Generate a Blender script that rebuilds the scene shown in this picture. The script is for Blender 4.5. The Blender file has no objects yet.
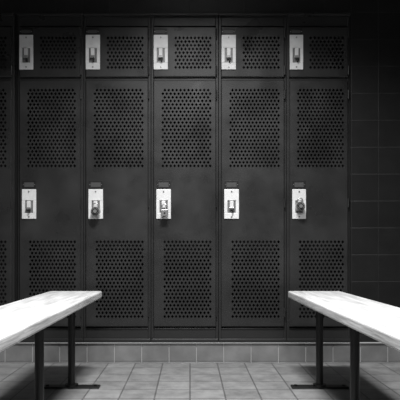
import bpy, bmesh, math, random
from mathutils import Vector, Matrix
random.seed(4)
S=177.0; CX=190.0; CAMZ=0.633; D=3.1
def PX(x): return (x-CX)/S
def PZ(y): return (362.0-y)/S
sc=bpy.context.scene
try: sc.view_settings.view_transform='Standard'
except Exception: pass

# ---------------- materials ----------------
def mat(name,c,rough=.5,metal=0.,bump=0,bscale=40,var=0,vscale=4,stretch=(1,1,1),spec=.5,rvar=0,dist=.01):
    m=bpy.data.materials.new(name); m.use_nodes=True
    nt=m.node_tree; b=nt.nodes['Principled BSDF']
    b.inputs['Base Color'].default_value=(c,c,c,1); b.inputs['Roughness'].default_value=rough
    b.inputs['Metallic'].default_value=metal; b.inputs['Specular IOR Level'].default_value=spec
    tc=nt.nodes.new('ShaderNodeTexCoord'); mp=nt.nodes.new('ShaderNodeMapping')
    mp.inputs['Scale'].default_value=stretch
    nt.links.new(tc.outputs['Object'],mp.inputs['Vector'])
    geo=nt.nodes.new('ShaderNodeNewGeometry')
    if var:
        n=nt.nodes.new('ShaderNodeTexNoise'); n.inputs['Scale'].default_value=vscale; n.inputs['Detail'].default_value=8
        r=nt.nodes.new('ShaderNodeValToRGB')
        r.color_ramp.elements[0].position=.3; r.color_ramp.elements[1].position=.7
        a=c*(1-var); d=min(1,c*(1+var))
        r.color_ramp.elements[0].color=(a,a,a,1); r.color_ramp.elements[1].color=(d,d,d,1)
        nt.links.new(mp.outputs[0],n.inputs['Vector']); nt.links.new(n.outputs[0],r.inputs[0])
        nt.links.new(r.outputs[0],b.inputs['Base Color'])
    if rvar:
        n=nt.nodes.new('ShaderNodeTexNoise'); n.inputs['Scale'].default_value=5; n.inputs['Detail'].default_value=9
        mr=nt.nodes.new('ShaderNodeMapRange'); mr.inputs[1].default_value=.35; mr.inputs[2].default_value=.65
        mr.inputs[3].default_value=rough-rvar; mr.inputs[4].default_value=rough+rvar
        nt.links.new(geo.outputs['Position'],n.inputs['Vector']); nt.links.new(n.outputs[0],mr.inputs[0])
        nt.links.new(mr.outputs[0],b.inputs['Roughness'])
    if bump:
        n=nt.nodes.new('ShaderNodeTexNoise'); n.inputs['Scale'].default_value=bscale
        bp=nt.nodes.new('ShaderNodeBump'); bp.inputs['Strength'].default_value=bump; bp.inputs['Distance'].default_value=dist
        nt.links.new(mp.outputs[0],n.inputs['Vector']); nt.links.new(n.outputs[0],bp.inputs['Height'])
        nt.links.new(bp.outputs[0],b.inputs['Normal'])
    return m
def tilemat(name,c1,c2,grout,w,h,mortar,rough,offset=0.,vertical=False,var=.35):
    m=bpy.data.materials.new(name); m.use_nodes=True
    nt=m.node_tree; b=nt.nodes['Principled BSDF']
    tc=nt.nodes.new('ShaderNodeTexCoord')
    mp=nt.nodes.new('ShaderNodeMapping')
    if vertical: mp.inputs['Rotation'].default_value=(math.radians(90),0,0)
    br=nt.nodes.new('ShaderNodeTexBrick')
    br.offset=offset; br.inputs['Scale'].default_value=1
    br.inputs['Color1'].default_value=(c1,c1,c1,1); br.inputs['Color2'].default_value=(c2,c2,c2,1)
    br.inputs['Mortar'].default_value=(grout,grout,grout,1)
    br.inputs['Brick Width'].default_value=w; br.inputs['Row Height'].default_value=h
    br.inputs['Mortar Size'].default_value=mortar; br.inputs['Mortar Smooth'].default_value=.3
    nt.links.new(tc.outputs['Object'],mp.inputs[0]); nt.links.new(mp.outputs[0],br.inputs['Vector'])
    n=nt.nodes.new('ShaderNodeTexNoise'); n.inputs['Scale'].default_value=11; n.inputs['Detail'].default_value=10
    n.inputs['Roughness'].default_value=.7
    nt.links.new(tc.outputs['Object'],n.inputs['Vector'])
    mr=nt.nodes.new('ShaderNodeMapRange'); mr.inputs[1].default_value=.3; mr.inputs[2].default_value=.7
    mr.inputs[3].default_value=1-var; mr.inputs[4].default_value=1+var
    nt.links.new(n.outputs[0],mr.inputs[0])
    mx=nt.nodes.new('ShaderNodeVectorMath'); mx.operation='SCALE'
    nt.links.new(br.outputs['Color'],mx.inputs[0]); nt.links.new(mr.outputs[0],mx.inputs['Scale'])
    nt.links.new(mx.outputs[0],b.inputs['Base Color'])
    bp=nt.nodes.new('ShaderNodeBump'); bp.invert=True; bp.inputs['Strength'].default_value=.4; bp.inputs['Distance'].default_value=.003
    nt.links.new(br.outputs['Fac'],bp.inputs['Height']); nt.links.new(bp.outputs[0],b.inputs['Normal'])
    b.inputs['Roughness'].default_value=rough
    return m
M_door=mat('locker_paint',.028,.36,0,.22,3.5,.22,4,rvar=.13,dist=.02)
M_frame=mat('locker_frame_paint',.025,.36,0,.1,12,rvar=.1)
M_in=mat('locker_interior_shade',.002,.9)  # near-black: shade behind the vent holes is put into the colour
M_plate=mat('handle_steel',.85,.38,.05,.05,60,.08,20)
M_cup=mat('handle_recess',.22,.4,.3)
M_latch=mat('latch_steel',.42,.3,.6)
M_blk=mat('black_plastic',.006,.5)
M_lab=mat('label_face',.07,.5)
M_white=mat('dial_mark',.7,.5)
M_post=mat('bench_post_paint',.006,.4)
M_wood=mat('bench_wood',.60,.4,0,.12,14,.28,5,(9,.8,9))
M_ceil=mat('ceiling_paint',.15,.9,0,.1,50)
M_wall=tilemat('glazed_block_wall',.011,.014,.019,.152,.152,.003,.42,0.,True,.3)
M_walld=mat('painted_wall',.04,.8,0,.1,40)
M_floor=tilemat('floor_tile',.19,.24,.10,.152,.152,.004,.40,0,False,.34)
M_base=mat('base_tile',.21,.25,0,.03,30,.25,7)
M_grout_highlight=mat('base_grout_and_highlight',.42,.9)  # light grout joints, also the painted highlight on the baseboard top
M_em=bpy.data.materials.new('lamp_diffuser'); M_em.use_nodes=True
_b=M_em.node_tree.nodes['Principled BSDF']; _b.inputs['Emission Color'].default_value=(1,1,1,1); _b.inputs['Emission Strength'].default_value=1.5
M_house=mat('lamp_housing',.4,.5)

# ---------------- helpers ----------------
def link(o,parent=None):
    sc.collection.objects.link(o)
    if parent: o.parent=parent
    return o
def empty(name,loc=(0,0,0)):
    e=bpy.data.objects.new(name,None); e.location=loc; e.empty_display_size=.1
    return link(e)
def fin(bm,name,mats,parent=None,smooth=False):
    me=bpy.data.meshes.new(name); bmesh.ops.recalc_face_normals(bm,faces=bm.faces[:]); bm.to_mesh(me); bm.free()
    for m in (mats if isinstance(mats,(list,tuple)) else [mats]): me.materials.append(m)
    if smooth:
        for p in me.polygons: p.use_smooth=True
    return link(bpy.data.objects.new(name,me),parent)
def addbox(bm,x0,x1,y0,y1,z0,z1,bev=0,mi=0,seg=2):
    r=bmesh.ops.create_cube(bm,size=1)
    vs=r['verts']
    for v in vs:
        v.co=Vector(((x0+x1)/2+v.co.x*(x1-x0),(y0+y1)/2+v.co.y*(y1-y0),(z0+z1)/2+v.co.z*(z1-z0)))
    fs=set(f for v in vs for f in v.link_faces)
    for f in fs: f.material_index=mi
    if bev:
        es=list(set(e for v in vs for e in v.link_edges))
        r2=bmesh.ops.bevel(bm,geom=es,offset=bev,segments=seg,affect='EDGES',profile=.5)
        for f in r2['faces']: f.material_index=mi
def addcyl(bm,c,r,h,axis='Y',seg=24,mi=0,r2=None):
    rot={'Y':Matrix.Rotation(math.radians(90),4,'X'),'Z':Matrix.Identity(4),'X':Matrix.Rotation(math.radians(90),4,'Y')}[axis]
    g=bmesh.ops.create_cone(bm,cap_ends=True,segments=seg,radius1=r,radius2=r if r2 is None else r2,depth=h,matrix=Matrix.Translation(c)@rot)
    for f in set(f for v in g['verts'] for f in v.link_faces): f.material_index=mi
def box(name,x0,x1,y0,y1,z0,z1,m,parent=None,bev=0):
    bm=bmesh.new(); addbox(bm,x0,x1,y0,y1,z0,z1,bev); return fin(bm,name,m,parent)
def tube(bm,pts,r,seg=10,mi=0):
    rings=[]
    for i,p in enumerate(pts):
        p=Vector(p); t=(Vector(pts[min(i+1,len(pts)-1)])-Vector(pts[max(i-1,0)])).normalized()
        a=t.cross(Vector((0,1,0)));
        if a.length<.1: a=t.cross(Vector((1,0,0)))
        a.normalize(); b=t.cross(a)
        rings.append([bm.verts.new(p+r*(math.cos(2*math.pi*k/seg)*a+math.sin(2*math.pi*k/seg)*b)) for k in range(seg)])
    for i in range(len(rings)-1):
        for k in range(seg):
            f=bm.faces.new((rings[i][k],rings[i][(k+1)%seg],rings[i+1][(k+1)%seg],rings[i+1][k])); f.material_index=mi
    for R in (rings[0],rings[-1]):
        f=bm.faces.new(R); f.material_index=mi

# ---------------- locker door with real diamond perforations ----------------
YF=-0.014
def door(name,x0,x1,z0,z1,vents,parent):
    bm=bmesh.new()
    def q(a,b,c,d): bm.faces.new([bm.verts.new(p) for p in (a,b,c,d)])
    def rect(xa,xb,za,zb):
        if xb-xa<1e-5 or zb-za<1e-5: return
        q((xa,YF,za),(xb,YF,za),(xb,YF,zb),(xa,YF,zb))
    c=.005
    X0,X1,Z0,Z1=x0+c,x1-c,z0+c,z1-c
    o=[(x0,YF+c,z0),(x1,YF+c,z0),(x1,YF+c,z1),(x0,YF+c,z1)]
    i=[(X0,YF,Z0),(X1,YF,Z0),(X1,YF,Z1),(X0,YF,Z1)]
    b=[(p[0],-.001,p[2]) for p in o]
    for k in range(4):
        n=(k+1)%4
        q(o[k],o[n],i[n],i[k]); q(b[k],b[n],o[n],o[k])
    z=Z0
    for (va,vb,wa,wb) in sorted(vents,key=lambda v:v[2]):
        rect(X0,X1,z,wa)
        rect(X0,va,wa,wb); rect(vb,X1,wa,wb)
        rows=max(1,round((wb-wa)/.0205)); cols=max(1,round((vb-va)/.0215))
        ch=(wb-wa)/rows; cw=(vb-va)/cols; hw=cw*.38; hh=ch*.45
        for r in range(rows):
            za=wa+r*ch; zb=za+ch; off=(r%2)*cw/2; n=cols-(r%2)
            if r%2:
                rect(va,va+off,za,zb); rect(vb-off,vb,za,zb)
            for cc in range(n):
                xa=va+off+cc*cw; xb=xa+cw; mx=(xa+xb)/2; mz=(za+zb)/2
                C=[bm.verts.new(p) for p in ((xa,YF,za),(xb,YF,za),(xb,YF,zb),(xa,YF,zb))]
                E=[bm.verts.new(p) for p in ((mx,YF,mz-hh),(mx+hw,YF,mz),(mx,YF,mz+hh),(mx-hw,YF,mz))]
                for k in range(4):
                    n2=(k+1)%4
                    bm.faces.new((C[k],C[n2],E[k])); bm.faces.new((E[k],C[n2],E[n2]))
        z=wb
    rect(X0,X1,z,Z1)
    bmesh.ops.remove_doubles(bm,verts=bm.verts[:],dist=1e-5)
    return fin(bm,name,M_door,parent)

def handle(name,xa,xb,za,zb,parent):
    bm=bmesh.new(); w=xb-xa; h=zb-za; mx=(xa+xb)/2
    yf=YF-.006
    ra,rb=xa+w*.22,xb-w*.22; pa,pb=za+h*.20,za+h*.62
    addbox(bm,xa,xb,yf,YF,pb,zb,.002); addbox(bm,xa,xb,yf,YF,za,pa,.002)
    addbox(bm,xa,ra,yf,YF,pa,pb,.001); addbox(bm,rb,xb,yf,YF,pa,pb,.001)
    addbox(bm,ra,rb,YF-.0015,YF,pa,pb,0,1)
    addbox(bm,mx-w*.13,mx+w*.13,yf-.010,YF,pa+h*.16,pb-.004,.002,0)
    addbox(bm,mx-w*.17,mx+w*.17,yf-.014,yf-.006,pa+h*.12,pa+h*.19,.002,2)
    addbox(bm,mx+w*.02,mx+w*.10,yf-.016,YF,pa+h*.02,pa+h*.10,.001,3)
    for z in (za+h*.07,zb-h*.08): addcyl(bm,(mx,yf-.001,z),.0045,.003,'Y',12,2)
    fin(bm,name,[M_plate,M_cup,M_latch,M_blk],parent)
def label(name,xa,xb,za,zb,parent):
    bm=bmesh.new(); addbox(bm,xa,xb,YF-.003,YF,za,zb,.001,0)
    addbox(bm,xa+.010,xb-.010,YF-.0036,YF-.002,za+.010,zb-.010,0,1)
    for x in (xa+.005,xb-.005): addcyl(bm,(x,YF-.0035,(za+zb)/2),.002,.002,'Y',8,2)
    fin(bm,name,[M_blk,M_lab,M_latch],parent)

ZT,ZB=PZ(14),PZ(342)
def locker(pxl,pxr,lh=.40):
    x0,x1=PX(pxl),PX(pxr); w=x1-x0
    P=empty('locker',((x0+x1)/2,0,0))
    before=set(bpy.data.objects)
    bm=bmesh.new()
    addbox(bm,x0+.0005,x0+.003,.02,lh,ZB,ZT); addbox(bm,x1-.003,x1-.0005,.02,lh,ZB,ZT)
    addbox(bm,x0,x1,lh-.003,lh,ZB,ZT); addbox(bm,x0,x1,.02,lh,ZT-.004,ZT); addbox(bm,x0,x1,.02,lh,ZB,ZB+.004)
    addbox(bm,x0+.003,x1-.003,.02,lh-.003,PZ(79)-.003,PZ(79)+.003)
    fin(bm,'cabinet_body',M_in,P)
    g=.0165
    bm=bmesh.new()
    addbox(bm,x0+.0008,x0+g,0,.02,ZB,ZT,.002); addbox(bm,x1-g,x1-.0008,0,.02,ZB,ZT,.002)
    addbox(bm,x0+g,x1-g,0,.02,PZ(26),ZT,.002); addbox(bm,x0+g,x1-g,0,.02,ZB,PZ(328),.002)
    addbox(bm,x0+g,x1-g,0,.02,PZ(81),PZ(77.5),.002)
    addbox(bm,x0+.001,x1-.001,-.018,0,ZT-.014,ZT,.003)
    addbox(bm,x0+.001,x1-.001,-.012,0,ZB,ZB+.02,.003)
    fin(bm,'face_frame',M_frame,P)
    a,b=x0+.0135,x1-.0135
    p=lambda v:x0+v/S*(w*S/67.5)
    door('upper_door',a,b,PZ(77.6),PZ(27.5),[(p(23),p(61),PZ(70),PZ(37))],P)
    door('lower_door',a,b,PZ(326.5),PZ(80.8),[(p(10),p(61),PZ(168),PZ(89)),(p(12),p(61),PZ(318),PZ(240))],P)
    handle('upper_handle',p(2.8),p(17),PZ(70.5),PZ(36),P)
    handle('lower_handle',p(5.5),p(20),PZ(219),PZ(189.5),P)
    label('upper_number_plate',p(3),p(16),PZ(36),PZ(29.5),P)
    label('lower_number_plate',p(6),p(19.5),PZ(189),PZ(181),P)
    bm=bmesh.new()
    for z in (PZ(34),PZ(71),PZ(95),PZ(203),PZ(312)):
        addcyl(bm,(x1-.0125,-.012,z),.0045,.05,'Z',10)
    fin(bm,'hinges',M_frame,P)
    for o in set(bpy.data.objects)-before:
        o.location=(-P.location.x,0,0)
edges=[17.5,83.5,151.0,218.5,286.5,350.0]
for i in range(5): locker(edges[i],edges[i+1])
le=[14.5-67.5*k for k in range(0,4)]
for i in range(3): locker(le[i+1],le[i])
XL=PX(le[-1])
box('gap_shade_1',PX(14.7),PX(17.3),.012,.3,ZB,ZT,M_in)  # black block painting the shade in the open gap between banks

def padlock(pxx,pyy,dial=True,r=.026):
    bm=bmesh.new(); x,z=PX(pxx),PZ(pyy); y=YF-.034
    if dial:
        addcyl(bm,(x,y,z),r,.018,'Y',36,0); addcyl(bm,(x,y-.011,z),r*.82,.006,'Y',36,1)
        addcyl(bm,(x,y-.018,z),r*.38,.010,'Y',20,0)
        for k in range(12):
            a=k*math.pi/6; addcyl(bm,(x+r*.66*math.cos(a),y-.0145,z+r*.66*math.sin(a)),.0014,.002,'Y',6,2)
    else:
        addbox(bm,x-.02,x+.02,y-.009,y+.009,z-.02,z+.018,.004,0); addcyl(bm,(x,y-.009,z-.004),.005,.003,'Y',14,1)
    pts=[(x-.014,y,z+.012),(x-.014,y,z+.032)]+[(x-.014*math.cos(a),y,z+.032+.014*math.sin(a)) for a in [math.pi*k/10 for k in range(1,10)]]+[(x+.014,y,z+.032),(x+.014,y,z+.012)]
    tube(bm,pts,.0035,8,0)
    fin(bm,'padlock',[M_latch,M_blk,M_white])
padlock(97,212); padlock(298.5,207); padlock(165,213,False)

# ---------------- shell ----------------
XR=2.7; YB=-4.6; ZC=2.75
box('floor',XL-.1,XR+.1,YB-.1,.5,-.1,0,M_floor)
box('ceiling',XL-.1,XR+.1,YB-.1,.5,ZC,ZC+.1,M_ceil)
bm=bmesh.new()
addbox(bm,PX(350.4),XR,.004,.42,ZB,ZC); addbox(bm,XL,PX(350.4),.004,.42,ZT+.002,ZC)
addbox(bm,XL,XR,.42,.5,0,ZC); addbox(bm,XL,XR,.012,.42,0,ZB-.001)
fin(bm,'wall_back',M_wall)
box('wall_left',XL-.1,XL-.001,YB,.5,0,ZC,M_walld)
box('wall_right',XR,XR+.1,YB,.5,0,ZC,M_walld)
box('wall_front',XL,XR,YB-.1,YB,0,ZC,M_walld)
bm=bmesh.new()
addbox(bm,XL,XR,-.001,.012,0,ZB-.002,0,1)
tw=27.3/S
x=PX(0)-tw*40+.03
while x<XR-tw:
    if x>XL:
        addbox(bm,x+.0022,x+tw-.0022,-.004,.01,.004,ZB-.009,.0025,0)
        addbox(bm,x+.0022,x+tw-.0022,-.03,-.004,.0,.004,.001,0)
    x+=tw
addbox(bm,XL,XR,-.012,.01,ZB-.007,ZB-.0015,.002,1)  # pale strip: highlight on the top edge put in as colour
fin(bm,'baseboard_back',[M_base,M_grout_highlight])

# ---------------- benches ----------------
def bench(xe,ze_d,slope,off):
    P=empty('locker_bench',(xe,-D+ze_d,0)); P.rotation_euler=(0,0,slope)
    L=1.83; W=.267; T=.036; H=.423
    bm=bmesh.new(); addbox(bm,-W/2,W/2,-L,0,H-T,H,.007,0,3)
    fin(bm,'seat',M_wood,P)
    for n,yy in enumerate((-.29,-.83,-1.5)):
        bm=bmesh.new()
        addcyl(bm,(off,yy,(H-T)/2),.0165,H-T,'Z',20)
        addcyl(bm,(off,yy,.011),.03,.012,'Z',20)
        addbox(bm,-.10,.10,yy-.03,yy+.03,H-T-.008,H-T,.002)
        addbox(bm,-.13+off,.13+off,yy-.024,yy+.024,0,.009,.003)
        for s in (-.11,.11): addcyl(bm,(off+s,yy,.011),.008,.006,'Z',6)
        fin(bm,'pedestal_%d'%(n+1),M_post,P)
bench(-114/195,D*S/195,0,.04)
bench(124/195,D*S/195,0,-.04)

# ---------------- lights (unseen ceiling fixtures, rear one an added fill) ----------------
def fixture(x,y,power,lx=1.2,ly=.3,spread=180):
    P=empty('unseen_ceiling_light',(x,y,0))
    bm=bmesh.new(); addbox(bm,-lx/2-.03,lx/2+.03,-ly/2-.03,ly/2+.03,ZC-.06,ZC-.001,.006)
    fin(bm,'housing',M_house,P)
    bm=bmesh.new(); addbox(bm,-lx/2,lx/2,-ly/2,ly/2,ZC-.07,ZC-.058,.004)
    fin(bm,'diffuser',M_em,P)
    l=bpy.data.lights.new('lamp','AREA'); l.shape='RECTANGLE'; l.size=lx; l.size_y=ly; l.energy=power
    l.spread=math.radians(spread)
    o=bpy.data.objects.new('lamp',l); o.location=(0,0,ZC-.08); link(o,P)
fixture(.05,-1.3,54,.6,.3,118)
fixture(.0,-3.3,62,.9,.3,150)  # fill lamp added behind the camera, out of view
w=bpy.data.worlds.new('World'); sc.world=w; w.use_nodes=True
w.node_tree.nodes['Background'].inputs[0].default_value=(.5,.5,.5,1); w.node_tree.nodes['Background'].inputs[1].default_value=.1

cam=bpy.data.cameras.new('Camera'); cam.sensor_width=36; cam.lens=S*D/400*36
cam.shift_x=.025; cam.shift_y=.125
co=bpy.data.objects.new('Camera',cam); co.location=(0,-D,CAMZ); co.rotation_euler=(math.radians(90),0,0); link(co)
sc.camera=co
